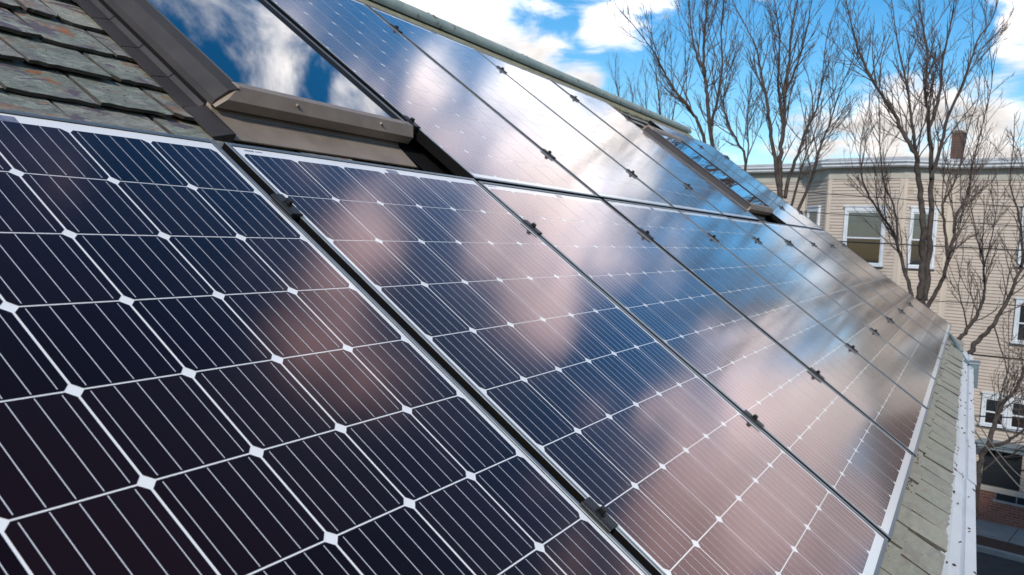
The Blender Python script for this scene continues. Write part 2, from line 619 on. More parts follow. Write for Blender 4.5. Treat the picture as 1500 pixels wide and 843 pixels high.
def brick_material():
    M_ = bpy.data.materials.new('brick')
    M_.use_nodes = True
    nt = M_.node_tree
    b = nt.nodes['Principled BSDF']
    N, L = nt.nodes.new, nt.links.new
    tc = N('ShaderNodeTexCoord')
    sp = N('ShaderNodeSeparateXYZ')
    cb = N('ShaderNodeCombineXYZ')
    L(tc.outputs['Object'], sp.inputs[0])
    ad = N('ShaderNodeMath')
    L(sp.outputs[0], ad.inputs[0])
    L(sp.outputs[1], ad.inputs[1])
    L(ad.outputs[0], cb.inputs[0])
    L(sp.outputs[2], cb.inputs[1])
    br = N('ShaderNodeTexBrick')
    br.inputs['Color1'].default_value = (0.26, 0.095, 0.06, 1)
    br.inputs['Color2'].default_value = (0.17, 0.06, 0.042, 1)
    br.inputs['Mortar'].default_value = (0.26, 0.21, 0.18, 1)
    br.inputs['Scale'].default_value = 1.0
    br.inputs['Brick Width'].default_value = .21
    br.inputs['Row Height'].default_value = .072
    br.inputs['Mortar Size'].default_value = .007
    br.inputs['Bias'].default_value = -.1
    L(cb.outputs[0], br.inputs['Vector'])
    L(br.outputs[0], b.inputs['Base Color'])
    b.inputs['Roughness'].default_value = .85
    bp = N('ShaderNodeBump')
    bp.invert = True
    bp.inputs['Strength'].default_value = .6
    bp.inputs['Distance'].default_value = .01
    L(br.outputs[1], bp.inputs['Height'])
    L(bp.outputs[0], b.inputs['Normal'])
    return M_


M['brick'] = brick_material()
M['chimney_brick'] = M['brick'].copy()
for n_ in M['chimney_brick'].node_tree.nodes:
    if n_.type == 'TEX_BRICK':
        n_.inputs['Color1'].default_value = (0.10, 0.052, 0.040, 1)
        n_.inputs['Color2'].default_value = (0.065, 0.036, 0.030, 1)
        n_.inputs['Mortar'].default_value = (0.10, 0.08, 0.07, 1)

# ------------------------------------------------------------------ ground
GZ = -7.46
g = MB()
g.face([(-400, -500, GZ), (900, -500, GZ), (900, 500, GZ), (-400, 500, GZ)])
tag(g.build('ground', M['ground']), kind='structure')

# ------------------------------------------------------------------ our house: roof
U0, U1 = -4.2, 8.40                    # ends of the roof along the ridge
V_R, V_E = -2.13, 1.889                # ridge and eave
H_S = -0.100                           # slate level under the panels
H_D = -0.125                           # deck
house = thing('slate_roofed_house', 'grey slate roofed house under the solar panels with white gutter along its eave', 'house', (0, 0, GZ))


def hp(u, v, h):
    q = rp(u, v, h)
    return Vector((q.x, q.y, q.z - GZ))


b = MB()
r_top = hp(0, V_R, H_D)
e_pt = hp(0, V_E - .02, H_D)
back_y = 2 * r_top.y - e_pt.y
for (ya, za, yb, zb) in ((e_pt.y, e_pt.z, r_top.y, r_top.z), (r_top.y, r_top.z, back_y, e_pt.z)):
    nrm = Vector((0, -(zb - za), yb - ya)).normalized()
    d = nrm * -.06
    vs = [(U0, ya, za), (U1, ya, za), (U1, yb, zb), (U0, yb, zb)]
    vs += [(x, y + d.y, z + d.z) for x, y, z in vs]
    b.mesh(vs, [(0, 1, 2, 3), (7, 6, 5, 4), (0, 4, 5, 1), (1, 5, 6, 2), (2, 6, 7, 3), (3, 7, 4, 0)])
roof_o = b.build('roof', M['underlay'], house)
b = MB()
ez = e_pt.z - .30
poly = [(e_pt.y + .22, 0), (back_y - .22, 0), (back_y - .22, ez), (r_top.y, r_top.z - .16), (e_pt.y + .22, ez)]
b.prism(poly, 0, U0 + .12, U1 - .12)
b.build('wall', M['housewall'], house)
# fascia board behind the gutter
b = MB()
b.box((U0, e_pt.y - .012, e_pt.z - .26), (U1, e_pt.y + .02, e_pt.z - .045))
b.build('fascia_board', M['white'], house)

# slates: one mesh, each slate a slightly tilted, chipped plate
EXPO = 0.1437
rs = random.Random(5)
b = MB()
special = {}                           # joints of the courses beside the roof window, as the photo shows them
for vl, js in ((-.681, (-.46, -.27, -.05, .04, .26)), (-.538, (-.50, -.30, -.08, .10, .30)), (-.394, (-.40, -.187, .01, .20)), (-.25, (-.50, -.295, -.096, .09, .29)), (-.107, (-.40, -.20, .03, .22))):
    special[round((V_E - vl) / EXPO)] = js
k = 0
slate_n = 0
while True:
    vl = V_E - k * EXPO                # lower edge of this course
    vu = vl - EXPO - .035
    if vl < V_R + .03:
        break
    vu = max(vu, V_R + .005)
    joints = [U0 + rs.uniform(-.1, 0)]
    sp_j = special.get(k)
    while joints[-1] < U1 - .1:
        nx = joints[-1] + rs.choice((.18, .20, .215, .23, .25)) + rs.uniform(-.012, .012)
        if sp_j and joints[-1] < sp_j[0] - .12 and nx > sp_j[0] - .12:
            joints.append(sp_j[0])
            joints += list(sp_j[1:])
            continue
        joints.append(nx)
    for a, c in zip(joints, joints[1:]):
        a2, c2 = max(a, U0) + .0030 + rs.uniform(0, .0035), min(c, U1) - .0030 - rs.uniform(0, .0025)
        if k == 0:                      # the eave course has opened up more
            a2 += rs.uniform(.001, .006)
            c2 -= rs.uniform(.002, .006)
        if c2 - a2 < .03:
            continue
        lift = .015 + rs.uniform(0, .009) + (rs.uniform(0, .008) if k == 0 else 0)
        low = vl + rs.uniform(-.006, .006)
        tl = rs.uniform(-.004, .004)
        # lower edge outline, chipped
        n = 9
        edge = []
        for i in range(n + 1):
            t = i / n
            jit = rs.uniform(-.0035, .0035)
            if i in (0, n):
                jit -= rs.choice((0, 0, .004, .010))
            edge.append((a2 + (c2 - a2) * t, low + jit + tl * (t - .5) * 2))
        th = .010
        up = H_S - .010
        lo = H_S - .010 + lift
        # camber: the slate's corners differ
        w0, w1 = rs.uniform(-.003, .003), rs.uniform(-.003, .003)
        top_u = [(x, vu, up) for x, _ in edge]
        top_l = [(x, v, lo + w0 * (1 - i / n) + w1 * i / n) for i, (x, v) in enumerate(edge)]
        bot_l = [(x + rs.uniform(-.001, .001), v - .002, h - th) for x, v, h in top_l]
        vs = [(x, -v, h) for x, v, h in top_u] + [(x, -v, h) for x, v, h in top_l] + [(x, -v, h) for x, v, h in bot_l]
        m1 = n + 1
        # wandering side edges: the head is narrower than the tail here and there
        sk0, sk1 = rs.uniform(0, .005), rs.uniform(0, .005)
        for i in range(m1):
            x, y_, h_ = vs[i]
            vs[i] = (x + sk0 * (1 - i / n) - sk1 * i / n, y_, h_)
        vs += [(vs[0][0], vs[0][1], vs[0][2] - th), (vs[n][0], vs[n][1], vs[n][2] - th)]
        b.mat = 0
        b.mesh(vs, [(i, m1 + i, m1 + i + 1, i + 1) for i in range(n)])
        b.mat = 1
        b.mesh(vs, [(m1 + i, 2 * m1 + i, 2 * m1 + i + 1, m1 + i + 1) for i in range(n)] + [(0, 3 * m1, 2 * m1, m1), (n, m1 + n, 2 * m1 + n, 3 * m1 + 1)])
        slate_n += 1
    k += 1
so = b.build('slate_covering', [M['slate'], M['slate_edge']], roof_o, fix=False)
so.rotation_euler = ROOF
so.location = (0, 0, -GZ)
# the same slates on the back slope are never seen; the ridge cap runs over both
b = MB()
rc = rp(0, V_R, H_S)
rc = Vector((0, rc.y, rc.z - GZ))
x = U0
rr = random.Random(3)
while x < U1 - .05:
    x2 = min(x + 1.22, U1 + .02)
    prof = []
    for i in range(13):
        a = math.pi * (-.16 + 1.32 * i / 12)
        prof.append((rc.y + math.cos(a) * .082, rc.z + .024 + math.sin(a) * .060))
    n = len(prof)
    vs = [(x, p[0], p[1]) for p in prof] + [(x2 - .004, p[0], p[1]) for p in prof]
    b.mesh(vs, [(i, i + 1, n + i + 1, n + i) for i in range(n - 1)], True)
    # lap joint
    vs = [(x - .012, rc.y + (p[0] - rc.y) * 1.035, rc.z + (p[1] - rc.z) * 1.03 + .002) for p in prof] + [(x + .012, rc.y + (p[0] - rc.y) * 1.035, rc.z + (p[1] - rc.z) * 1.03 + .002) for p in prof]
    b.mesh(vs, [(i, i + 1, n + i + 1, n + i) for i in range(n - 1)], True)
    x = x2
b.build('ridge_cap', M['ridge'], roof_o, fix=False)
b = MB()
x = U0
while x < U1:
    x2 = min(x + .045, U1)
    j = rr.uniform(-.010, .012)
    q = [hp(0, V_R + .150 + j, H_S + .010), hp(0, V_R + .14 + j, H_S + .018), hp(0, V_R + .03, H_S + .030), hp(0, V_R + .03, H_S - .01), hp(0, V_R + .150 + j, H_S - .004)]
    b.prism([(p.y, p.z) for p in q], 0, x, x2)
    x = x2
b.build('ridge_bedding', M['mortar'], roof_o)

# gutter (profile in v, h along the eave), with lapped joints
gut = MB()
GH = -.148


def gprof(dv, dh, ua, ub, prof):
    vs = [hp(ua, v + dv, h + dh) for v, h in prof] + [hp(ub, v + dv, h + dh) for v, h in prof]
    n = len(prof)
    gut.mesh(vs, [(i, i + 1, n + i + 1, n + i) for i in range(n - 1)])


prof = [(1.850, -.140), (1.930, -.152), (1.934, -.174), (1.944, -.180), (1.952, -.174), (1.984, -.174), (1.990, -.190), (1.998, -.192), (2.006, -.172), (2.052, -.170), (2.060, -.190), (2.045, -.262), (2.02, -.285)]
segs = [(U0, 3.05), (3.02, 3.95), (3.92, U1 - .05)]
for i, (a, c) in enumerate(segs):
    gprof(.004 * (i % 2), .026 + .004 * (i % 2), a, c, prof)
# closed end
gut.mat = 0
pe = [hp(U1 - .05, v, h + .026) for v, h in prof] + [hp(U1 - .05, 1.93, -.30)]
gut.face(pe)
gut.build('gutter', M['gutter'], house, fix=False)

lit = MB()
rl = random.Random(8)
for i in range(85):
    if i < 30:
        u, v = rl.gauss(3.3, .55), rl.uniform(1.885, 1.93)
    else:
        u, v = rl.uniform(.6, 7.8), rl.choice((rl.uniform(1.89, 1.928), rl.uniform(1.955, 1.982), rl.uniform(2.01, 2.048)))
    h = -.120 - (v - 1.9) * .15 if v < 1.932 else -.144
    a = rl.uniform(0, 3.14)
    L_ = rl.uniform(.005, .015)
    w_ = L_ * rl.uniform(.25, .5)
    c_, s_ = math.cos(a), math.sin(a)
    q = []
    for (x, y, z) in ((-L_, 0, .001), (0, -w_, .005), (L_, 0, .002), (0, w_, .007), (0, 0, -.003)):
        q.append(rp(u + x * c_ - y * s_, v + x * s_ + y * c_, h + z))
    lit.mesh(q, [(0, 1, 3), (1, 2, 3), (0, 4, 1), (1, 4, 2), (2, 4, 3), (3, 4, 0)])
for i in range(900):                    # crumbs of moss and slate under the panels' lower edge
    u, v = rl.uniform(-.5, 8.0), rl.gauss(1.712, .012)
    h = H_S + .004
    s1 = rl.uniform(.002, .006)
    q = [rp(u + x * s1, v + y * s1, h + z * s1 * .7) for x, y, z in ((-1, -.6, 0), (.8, -1, 0), (1, .7, 0), (-.7, .9, 0), (.1, .1, 1.2))]
    lit.mesh(q, [(0, 1, 4), (1, 2, 4), (2, 3, 4), (3, 0, 4)])
tag(lit.build('leaf_litter', M['debris']), 'dark leaf crumbs and moss scattered on the white gutter and eave slates', 'leaf litter', kind='stuff')

# conduit and junction box at the end of the gutter
jb = thing('junction_box', 'small grey junction box with bent conduit at the far end of the white gutter', 'junction box', rp(7.45, 2.09, -.19), (0, 0, 0))
o0 = Vector(jb.location)
b = MB()
b.box((-.085, -.045, -.13), (.085, .045, .10), .004)
b.build('box_body', M['conduit'], jb)
b = MB()
b.box((-.092, -.052, .101), (.092, .052, .118), .006)
b.build('lid', M['conduit'], jb)
b = MB()
path = [rp(7.80, 1.60, -.06), rp(7.66, 1.70, -.055), rp(7.50, 1.78, -.07), rp(7.40, 1.86, -.10), rp(7.385, 1.93, -.125), rp(7.40, 1.99, -.142), rp(7.42, 2.06, -.148)]
pts = []
for i in range(len(path) - 1):
    p0, p1, p2, p3 = path[max(i - 1, 0)], path[i], path[i + 1], path[min(i + 2, len(path) - 1)]
    for j in range(5):
        t = j / 5
        pts.append(.5 * (2 * p1 + (p2 - p0) * t + (2 * p0 - 5 * p1 + 4 * p2 - p3) * t * t + (3 * p1 - p0 - 3 * p2 + p3) * t ** 3) - o0)
pts.append(path[-1] - o0)
b.tube(pts, .017, 10)
b.build('conduit', M['conduit'], jb)

# ------------------------------------------------------------------ solar panels
PW, PH, PITCH_U = 0.992, 1.658, 1.012
NC, NR = 6, 10
CPU, CPV = .1586, .1588                # cell pitch across and along
CW, CH = CPU - .0036, CPV - .0025


def make_panel():
    """local frame: x along the ridge from the panel's left edge, y up the slope from its lower edge, z off the roof"""
    t = thing('solar_panel', 'x', 'solar panel', (0, 0, 0), ROOF, 'solar panels in two rows on the slate roof')
    # frame: four aluminium profiles with a lip
    b = MB()
    lip, dep = .0105, .038
    z1 = 0.0
    for (x0, y0, x1, y1) in ((0, 0, lip, PH), (PW - lip, 0, PW, PH), (lip, 0, PW - lip, lip), (lip, PH - lip, PW - lip, PH)):
        ch = .0012
        vs = [(x0, y0, z1 - ch), (x1, y0, z1 - ch), (x1, y1, z1 - ch), (x0, y1, z1 - ch),
              (x0 + ch, y0 + ch, z1), (x1 - ch, y0 + ch, z1), (x1 - ch, y1 - ch, z1), (x0 + ch, y1 - ch, z1)]
        b.mat = 0
        b.mesh(vs, [(4, 5, 6, 7), (0, 1, 5, 4), (1, 2, 6, 5), (2, 3, 7, 6), (3, 0, 4, 7)])
        b.mat = 1
        b.mesh([(x0, y0, z1 - ch), (x1, y0, z1 - ch), (x1, y1, z1 - ch), (x0, y1, z1 - ch), (x0, y0, -dep), (x1, y0, -dep), (x1, y1, -dep), (x0, y1, -dep)],
               [(0, 4, 5, 1), (1, 5, 6, 2), (2, 6, 7, 3), (3, 7, 4, 0), (4, 7, 6, 5)])
    b.build('frame', [M['frame'], M['frame_side']], t)
    # laminate: white backsheet, octagonal cells, busbars
    b = MB()
    e = lip - .001
    b.face([(e, e, -.0030), (PW - e, e, -.0030), (PW - e, PH - e, -.0030), (e, PH - e, -.0030)])
    b.mat = 1
    mx, my = (PW - NC * CPU) / 2, (PH - NR * CPV) / 2
    c = .0098
    for i in range(NC):
        for j in range(NR):
            x0 = mx + i * CPU + (CPU - CW) / 2
            y0 = my + j * CPV + (CPV - CH) / 2
            x1, y1 = x0 + CW, y0 + CH
            z = -.0026
            b.face([(x0 + c, y0, z), (x1 - c, y0, z), (x1, y0 + c, z), (x1, y1 - c, z), (x1 - c, y1, z), (x0 + c, y1, z), (x0, y1 - c, z), (x0, y0 + c, z)])
    b.mat = 2
    for i in range(NC):
        for j in range(NR):
            x0 = mx + i * CPU + (CPU - CW) / 2
            y0 = my + j * CPV + (CPV - CH) / 2
            for q in range(5):
                xc = x0 + CW * (q + .5) / 5
                hw = .00062
                ins = .0022 if 0 < q < 4 else .0040
                b.face([(xc - hw, y0 + ins, -.0023), (xc + hw, y0 + ins, -.0023), (xc + hw, y0 + CH - ins, -.0023), (xc - hw, y0 + CH - ins, -.0023)])
    b.build('cell_sheet', [M['backsheet'], M['cell'], M['busbar']], t, fix=False)
    # barcode sticker and the maker's faint print on the upper margin
    b = MB()
    z = -.0026
    yb = PH - lip - .026
    b.face([(.528, yb, z), (.575, yb, z), (.575, yb + .019, z), (.528, yb + .019, z)])
    b.build('barcode_sticker', M['sticker'], t, fix=False)
    b = MB()
    yb = PH - lip - .0135
    xx = .040
    for wd in (.0055, .0055, .0055, .006):
        b.face([(xx, yb, z), (xx + wd, yb, z), (xx + wd, yb + .0055, z), (xx, yb + .0055, z)])
        xx += wd + .0012
    xx += .004
    for wd in (.0035, .004, .0035, .004):
        b.face([(xx, yb + .0008, z), (xx + wd, yb + .0008, z), (xx + wd, yb + .0050, z), (xx, yb + .0050, z)])
        xx += wd + .0012
    b.build('maker_mark', M['sticker'], t, fix=False)
    return t


ORD = ['first', 'second', 'third', 'fourth', 'fifth', 'sixth', 'seventh', 'eighth', 'ninth']
proto = make_panel()
pan_jit = random.Random(21)
first = True


def put_panel(k, v_low, label):
    global first
    o = proto if first else copy_tree(proto)
    first = False
    du, dv = SHIFT.get((k, v_low > 0), (0, 0))
    o.location = rp(k * PITCH_U + (PITCH_U - PW) / 2 + du, v_low + dv, 0)
    # every panel sits very slightly out of plane, as they do
    o.rotation_euler = (PITCH + R(pan_jit.uniform(-.10, .10)), R(pan_jit.uniform(-.12, .12)), 0)
    o['label'] = label
    return o


LOW_V, UP_V = 1.666, -.010
SHIFT = {(-1, True): (-.004, -.019), (0, True): (0, -.012), (1, True): (0, -.005)}   # no array is laid out perfectly
low_label = ['large dark solar panel nearest the camera, filling the lower left of the lower row']
for i in range(1, 9):
    low_label.append({8: 'last and farthest solar panel of the lower row, at the roof\'s far end'}.get(
        i, '%s solar panel of the lower row, counting from the nearest one' % ORD[i]))
for i in range(9):
    put_panel(i - 1, LOW_V, low_label[i])
for i, k in enumerate((1, 2, 3, 4)):
    put_panel(k, UP_V, ['blue solar panel of the upper row right beside the large roof window',
                        'second upper-row solar panel, counting from the large roof window',
                        'third upper-row solar panel, counting from the large roof window',
                        'fourth upper-row solar panel, just before the small far roof window'][i])
put_panel(6, UP_V, 'upper-row solar panel just beyond the small far roof window')
put_panel(7, UP_V, 'last and farthest solar panel of the upper row, beyond the far roof window')

# clamps
def make_clamp():
    t = thing('panel_clamp', 'x', 'clamp', (0, 0, 0), ROOF, 'black clamps holding the solar panels')
    b = MB()
    w, l = .0165, .035
    prof = [(-w, .0005), (-w, .004), (-w * .72, .0062), (w * .72, .0062), (w, .004), (w, .0005), (.008, .0005), (.008, -.026), (-.008, -.026), (-.008, .0005)]
    b.prism(prof, 1, -l, l)
    b.build('clamp_body', M['clamp'], t)
    b = MB()
    n = 6
    for (r0, z0, z1, nn) in ((.0105, .0062, .0085, 14), (.0078, .0085, .0170, 6)):
        vs = [(math.cos(2 * math.pi * i / nn) * r0, math.sin(2 * math.pi * i / nn) * r0, z0) for i in range(nn)]
        vs += [(math.cos(2 * math.pi * i / nn) * r0 * .96, math.sin(2 * math.pi * i / nn) * r0 * .96, z1) for i in range(nn)]
        b.mesh(vs, [(i, (i + 1) % nn, nn + (i + 1) % nn, nn + i) for i in range(nn)] + [tuple(range(nn, 2 * nn))])
    b.build('bolt', M['bolt'], t)
    return t


cproto = make_clamp()
cfirst = True


def put_clamp(u, v, label):
    global cfirst
    o = cproto if cfirst else copy_tree(cproto)
    cfirst = False
    o.location = rp(u, v, 0.001)
    o['label'] = label


for s in range(8):
    a, c = ORD[s], ORD[s + 1]
    put_clamp(s * PITCH_U, (.236, .268, .27, .27, .272, .28, .29, .30)[s], 'upper clamp on the seam between %s and %s panels of the lower row' % (a, c))
    put_clamp(s * PITCH_U, (1.150, 1.182, 1.192, 1.20, 1.21, 1.215, 1.22, 1.22)[s], 'lower clamp on the seam between %s and %s panels of the lower row' % (a, c))
for s in (2, 3, 4):
    a, c = ORD[s - 2], ORD[s - 1]
    put_clamp(s * PITCH_U, -.335, 'lower clamp on the seam between %s and %s panels of the upper row' % (a, c))
    put_clamp(s * PITCH_U, -1.42, 'upper clamp on the seam between %s and %s panels of the upper row' % (a, c))
put_clamp(7 * PITCH_U, -.335, 'lower clamp on the seam between the two upper-row panels past the far roof window')
put_clamp(7 * PITCH_U, -1.42, 'upper clamp on the seam between the two upper-row panels past the far roof window')
put_clamp(1 * PITCH_U + .002, -.335, 'end clamp on the upper-row panel edge beside the large roof window')
put_clamp(5 * PITCH_U + .002, -1.42, 'end clamp on upper-row panel edge near the top of the far roof window')
put_clamp(6 * PITCH_U - .002, -1.42, 'upper end clamp on the panel edge just past the far roof window')
put_clamp(6 * PITCH_U - .002, -.335, 'lower end clamp on the panel edge just past the far roof window')
put_clamp(8 * PITCH_U, -.335, 'lower end clamp on the far outer edge of the last upper-row panel')
put_clamp(8 * PITCH_U, -1.42, 'upper end clamp on the far outer edge of the last upper-row panel')
put_clamp(8 * PITCH_U, .268, 'upper end clamp on the far outer edge of the last lower-row panel')


# ------------------------------------------------------------------ roof windows
def roof_window(u0, u1, v_low, length, label, up=0.0):
    """local frame as the panels: x along the ridge, y up the slope, z off the roof (0 = panel level)"""
    t = thing('roof_window', label, 'roof window', rp(u0, v_low, up), ROOF, 'roof windows set between the panels')
    w = u1 - u0
    zb = H_S - up
    # apron flashing below
    b = MB()
    b.prism([(-.115, zb + .012), (-.115, zb + .016), (-.012, zb + .026), (.02, zb + .05), (.02, zb)], 0, .0045, w - .03)
    b.build('apron_flashing', M['bronze'], t)
    # stepped side flashing, one piece per course of slates
    for side in (-1, 1):
        b = MB()
        y = -.115
        first_ = True
        while y < length + .05:
            y2 = min(y + EXPO - .003, length + .07)
            if side < 0:
                poly = [(-.058, zb + .010), (-.058, zb + .014), (-.012, zb + .020), (-.004, zb + .032), (.0, zb + .032), (.0, zb)]
            else:
                poly = [(w + .05, zb + .010), (w + .05, zb + .014), (w + .012, zb + .020), (w + .004, zb + .032), (w, zb + .032), (w, zb)]
            if first_:                    # the lowest piece lies flat beside the apron
                first_ = False
                y2 = .014
                poly = [(-.058, zb + .010), (-.058, zb + .014), (-.004, zb + .030), (.004, zb + .030), (.004, zb)] if side < 0 else [(w + .02, zb + .004), (w + .02, zb + .008), (w - .02, zb + .014), (w - .02, zb)]
            b.prism(poly, 1, y, y2)
            y = y2 + .003
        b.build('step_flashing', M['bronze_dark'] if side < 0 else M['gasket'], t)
    # black sheet standing in for the deep shade in the gap beside the frame
    b = MB()
    b.face([(w - .028, -.29, zb + .022), (w + .14, -.29, zb + .022), (w + .14, length, zb + .022), (w - .028, length, zb + .022)])
    b.build('gap_shade_sheet', M['gasket'], t, fix=False)
    # frame box
    b = MB()
    b.box((.006, .012, zb), (w - .006, length - .01, -.052))
    b.build('curb', M['gasket'], t)
    # side covers: slanted outer face, flat top, bright inner edge
    for side in (-1, 1):
        b = MB()
        if side < 0:
            poly = [(.000, -.058), (.004, -.040), (.030, -.008), (.056, .0015), (.060, .0015), (.060, -.03), (.02, -.058)]
        else:
            poly = [(w, -.058), (w - .002, -.018), (w - .012, .004), (w - .040, .004), (w - .046, .0), (w - .066, -.002), (w - .066, -.03), (w - .02, -.058)]
        b.prism(poly, 1, -.002 if side < 0 else .006, length)
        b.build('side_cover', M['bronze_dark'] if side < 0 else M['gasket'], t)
    b = MB()
    b.box((.0602, .034, -.02), (.0660, length - .06, .0042))
    b.box((w - .032, .008, .0042), (w - .020, length - .06, .0062))
    b.build('glazing_bead', M['sash_edge'], t)
    # front cover
    b = MB()
    pf = [(.034, .0005), (.030, .004), (.004, .005), (-.020, -.026), (-.014, -.056), (.010, -.056), (.034, -.03)]
    npf = len(pf)                        # left end cut to the slope of the side cover, like a mitre
    vs = [(max(.003, .056 + 1.25 * z_), y_, z_) for y_, z_ in pf] + [(w + .004, y_, z_) for y_, z_ in pf]
    b.mesh(vs, [(i, (i + 1) % npf, npf + (i + 1) % npf, npf + i) for i in range(npf)] + [tuple(reversed(range(npf))), tuple(range(npf, 2 * npf))])
    # two little plugs
    for xx in (.26, .62):
        if xx < w:
            b.prism([(xx + math.cos(a * .7854) * .0042, -.0065 + math.sin(a * .7854) * .0042) for a in range(8)], 1, -.0125, -.004)
    b.build('front_cover', M['bronze'], t)
    b = MB()
    b.box((.01, .002, -.080), (w - .01, .014, -.0575))
    b.build('front_gasket', M['gasket'], t)
    # top cover
    b = MB()
    b.prism([(length - .06, .0015), (length - .06, -.03), (length + .03, -.058), (length + .03, -.030), (length + .005, .010), (length - .04, .016)], 0, .05, w)
    b.build('top_cover', M['bronze'], t)
    b = MB()
    b.box((.0648, .0345, -.012), (w - .0662, length - .0605, -.001))
    b.build('glass_pane', M['skyglass'], t)
    return t


roof_window(.200, .985, -.298, 1.16, 'large brown framed roof window at the top left reflecting clouds')
roof_window(5.16, 6.00, -.175, 1.12,  'small far roof window between upper-row panels with thin strip of glass', .035)

# ------------------------------------------------------------------ apartment house opposite
TH = R(13)
FT = Vector((-math.sin(TH), -math.cos(TH), 0))          # along the facade, to the right
FN = Vector((-math.cos(TH), math.sin(TH), 0))           # towards the camera
FQ = Vector((21.75, -1.4886, 0))
apt = thing('apartment_house', 'cream clapboard apartment house with white cornice, bay and brick base behind bare trees', 'house', (FQ.x, FQ.y, GZ), (0, 0, math.atan2(FT.y, FT.x)))
# local frame: x = along the facade to the right, y = FZ x FT ... away from or towards the camera, z up from the ground
YS = 1 if (Vector((0, 0, 1)).cross(FT)).dot(FN) > 0 else -1    # +y is towards the camera when YS = 1


def fl(s, out, z):
    return (s, YS * out, z - GZ)


# plan of the wall line: (s, out)
PLAN = [(-16.0, -1.0), (-4.95, -1.0), (-3.87, 0.0), (-1.81, 0.0), (-.86, -1.0), (2.75, -1.0)]
Z_BR, Z_TOP = -6.45, 1.86
CB = .088


def seg_pts(i):
    return Vector(PLAN[i]), Vector(PLAN[i + 1])


def offset_plan(d):
    """plan line moved outwards by d"""
    pts = []
    for i, p in enumerate(PLAN):
        ns = []
        for (a, c) in ((i - 1, i), (i, i + 1)):
            if a < 0 or c >= len(PLAN):
                continue
            e = (Vector(PLAN[c]) - Vector(PLAN[a])).normalized()
            ns.append(Vector((-e.y, e.x)))
        if len(ns) == 1:
            pts.append(Vector(p) + ns[0] * d)
        else:
            bis = (ns[0] + ns[1]).normalized()
            pts.append(Vector(p) + bis * (d / max(.3, bis.dot(ns[0]))))
    return pts


def strip(b, z0, z1, d0, d1, z_cap=True):
    p0, p1 = offset_plan(d0), offset_plan(d1)
    for i in range(len(PLAN) - 1):
        b.face([fl(p0[i].x, p0[i].y, z0), fl(p0[i + 1].x, p0[i + 1].y, z0), fl(p1[i + 1].x, p1[i + 1].y, z1), fl(p1[i].x, p1[i].y, z1)])


b = MB()
z = Z_BR
while z < Z_TOP:
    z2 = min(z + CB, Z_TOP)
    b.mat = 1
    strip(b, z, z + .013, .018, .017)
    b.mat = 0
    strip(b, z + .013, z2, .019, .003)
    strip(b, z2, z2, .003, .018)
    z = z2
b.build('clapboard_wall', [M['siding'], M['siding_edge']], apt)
b = MB()
strip(b, GZ, Z_BR - .06, .03, .03)
b.build('brick_base', M['brick'], apt)
b = MB()
strip(b, Z_BR - .06, Z_BR - .058, .03, .075)
strip(b, Z_BR - .058, Z_BR + .005, .075, .07)
strip(b, Z_BR + .005, Z_BR + .02, .07, .0)
b.build('water_table', M['trimcream'], apt)
b = MB()                                 # corner boards
for (s, out, i) in ((-4.95, -1, 1), (-3.87, 0, 2), (-1.81, 0, 3), (-.86, -1, 4)):
    for (a, c, off) in ((i - 1, i, -1), (i, i + 1, 1)):
        e = (Vector(PLAN[c]) - Vector(PLAN[a])).normalized() * off
        nn = Vector((-(Vector(PLAN[c]) - Vector(PLAN[a])).normalized().y, (Vector(PLAN[c]) - Vector(PLAN[a])).normalized().x))
        q = Vector(PLAN[i])
        base = [q + nn * .0, q + e * .10 + nn * .0, q + e * .10 + nn * .026, q + nn * .026 - e * .006]
        vs = [fl(p.x, p.y, Z_BR + .02) for p in base] + [fl(p.x, p.y, Z_TOP) for p in base]
        b.mesh(vs, [(0, 1, 5, 4), (1, 2, 6, 5), (2, 3, 7, 6), (3, 0, 4, 7)])
b.build('corner_boards', M['trimcream'], apt)
b = MB()
strip(b, Z_TOP - .16, Z_TOP + .14, .035, .035)
strip(b, Z_TOP - .16, Z_TOP - .161, .035, .0)
b.build('frieze', M['frieze'], apt)
b = MB()
for (za, zb_, da, db) in ((2.0, 2.0, .03, .26), (2.0, 2.035, .26, .30), (2.035, 2.07, .30, .30), (2.07, 2.12, .30, .36), (2.12, 2.155, .36, .36)):
    strip(b, za, zb_, da, db)
b.build('cornice', M['white'], apt)
b = MB()
for (za, zb_, da, db) in ((2.155, 2.158, .36, .28), (2.158, 2.21, .28, .10), (2.21, 2.27, .10, .08), (2.27, 2.275, .08, -.3)):
    strip(b, za, zb_, da, db)
po = offset_plan(-.3)
b.face([fl(p.x, p.y, 2.275) for p in po] + [fl(2.75, -11, 2.275), fl(-16, -11, 2.275)])
b.build('flat_roof', M['rooftop'], apt)
b = MB()
for (a, c) in (((-16, -1), (-16, -11)), ((-16, -11), (2.75, -11)), ((2.75, -11), (2.75, -1))):
    b.face([fl(a[0], a[1], GZ), fl(c[0], c[1], GZ), fl(c[0], c[1], 2.27), fl(a[0], a[1], 2.27)])
b.build('rear_wall', M['siding'], apt)
# chimney
b = MB()
cs = -.80 * 1.06


def boxl(b, s0, s1, o0, o1, z0, z1):
    b.box((s0, min(YS * o0, YS * o1), z0 - GZ), (s1, max(YS * o0, YS * o1), z1 - GZ))


boxl(b, -1.12, -.85, -1.80, -1.50, 2.2, 3.02)
chim = b.build('chimney', M['chimney_brick'], apt)
b = MB()
boxl(b, -1.14, -.83, -1.82, -1.48, 3.022, 3.07)
boxl(b, -1.08, -.89, -1.76, -1.54, 3.072, 3.11)
b.build('chimney_cap', M['chimney_cap'], chim)
b = MB()
boxl(b, -1.15, -.82, -1.83, -1.47, 2.20, 2.30)
b.build('flashing', M['rooftop'], chim)


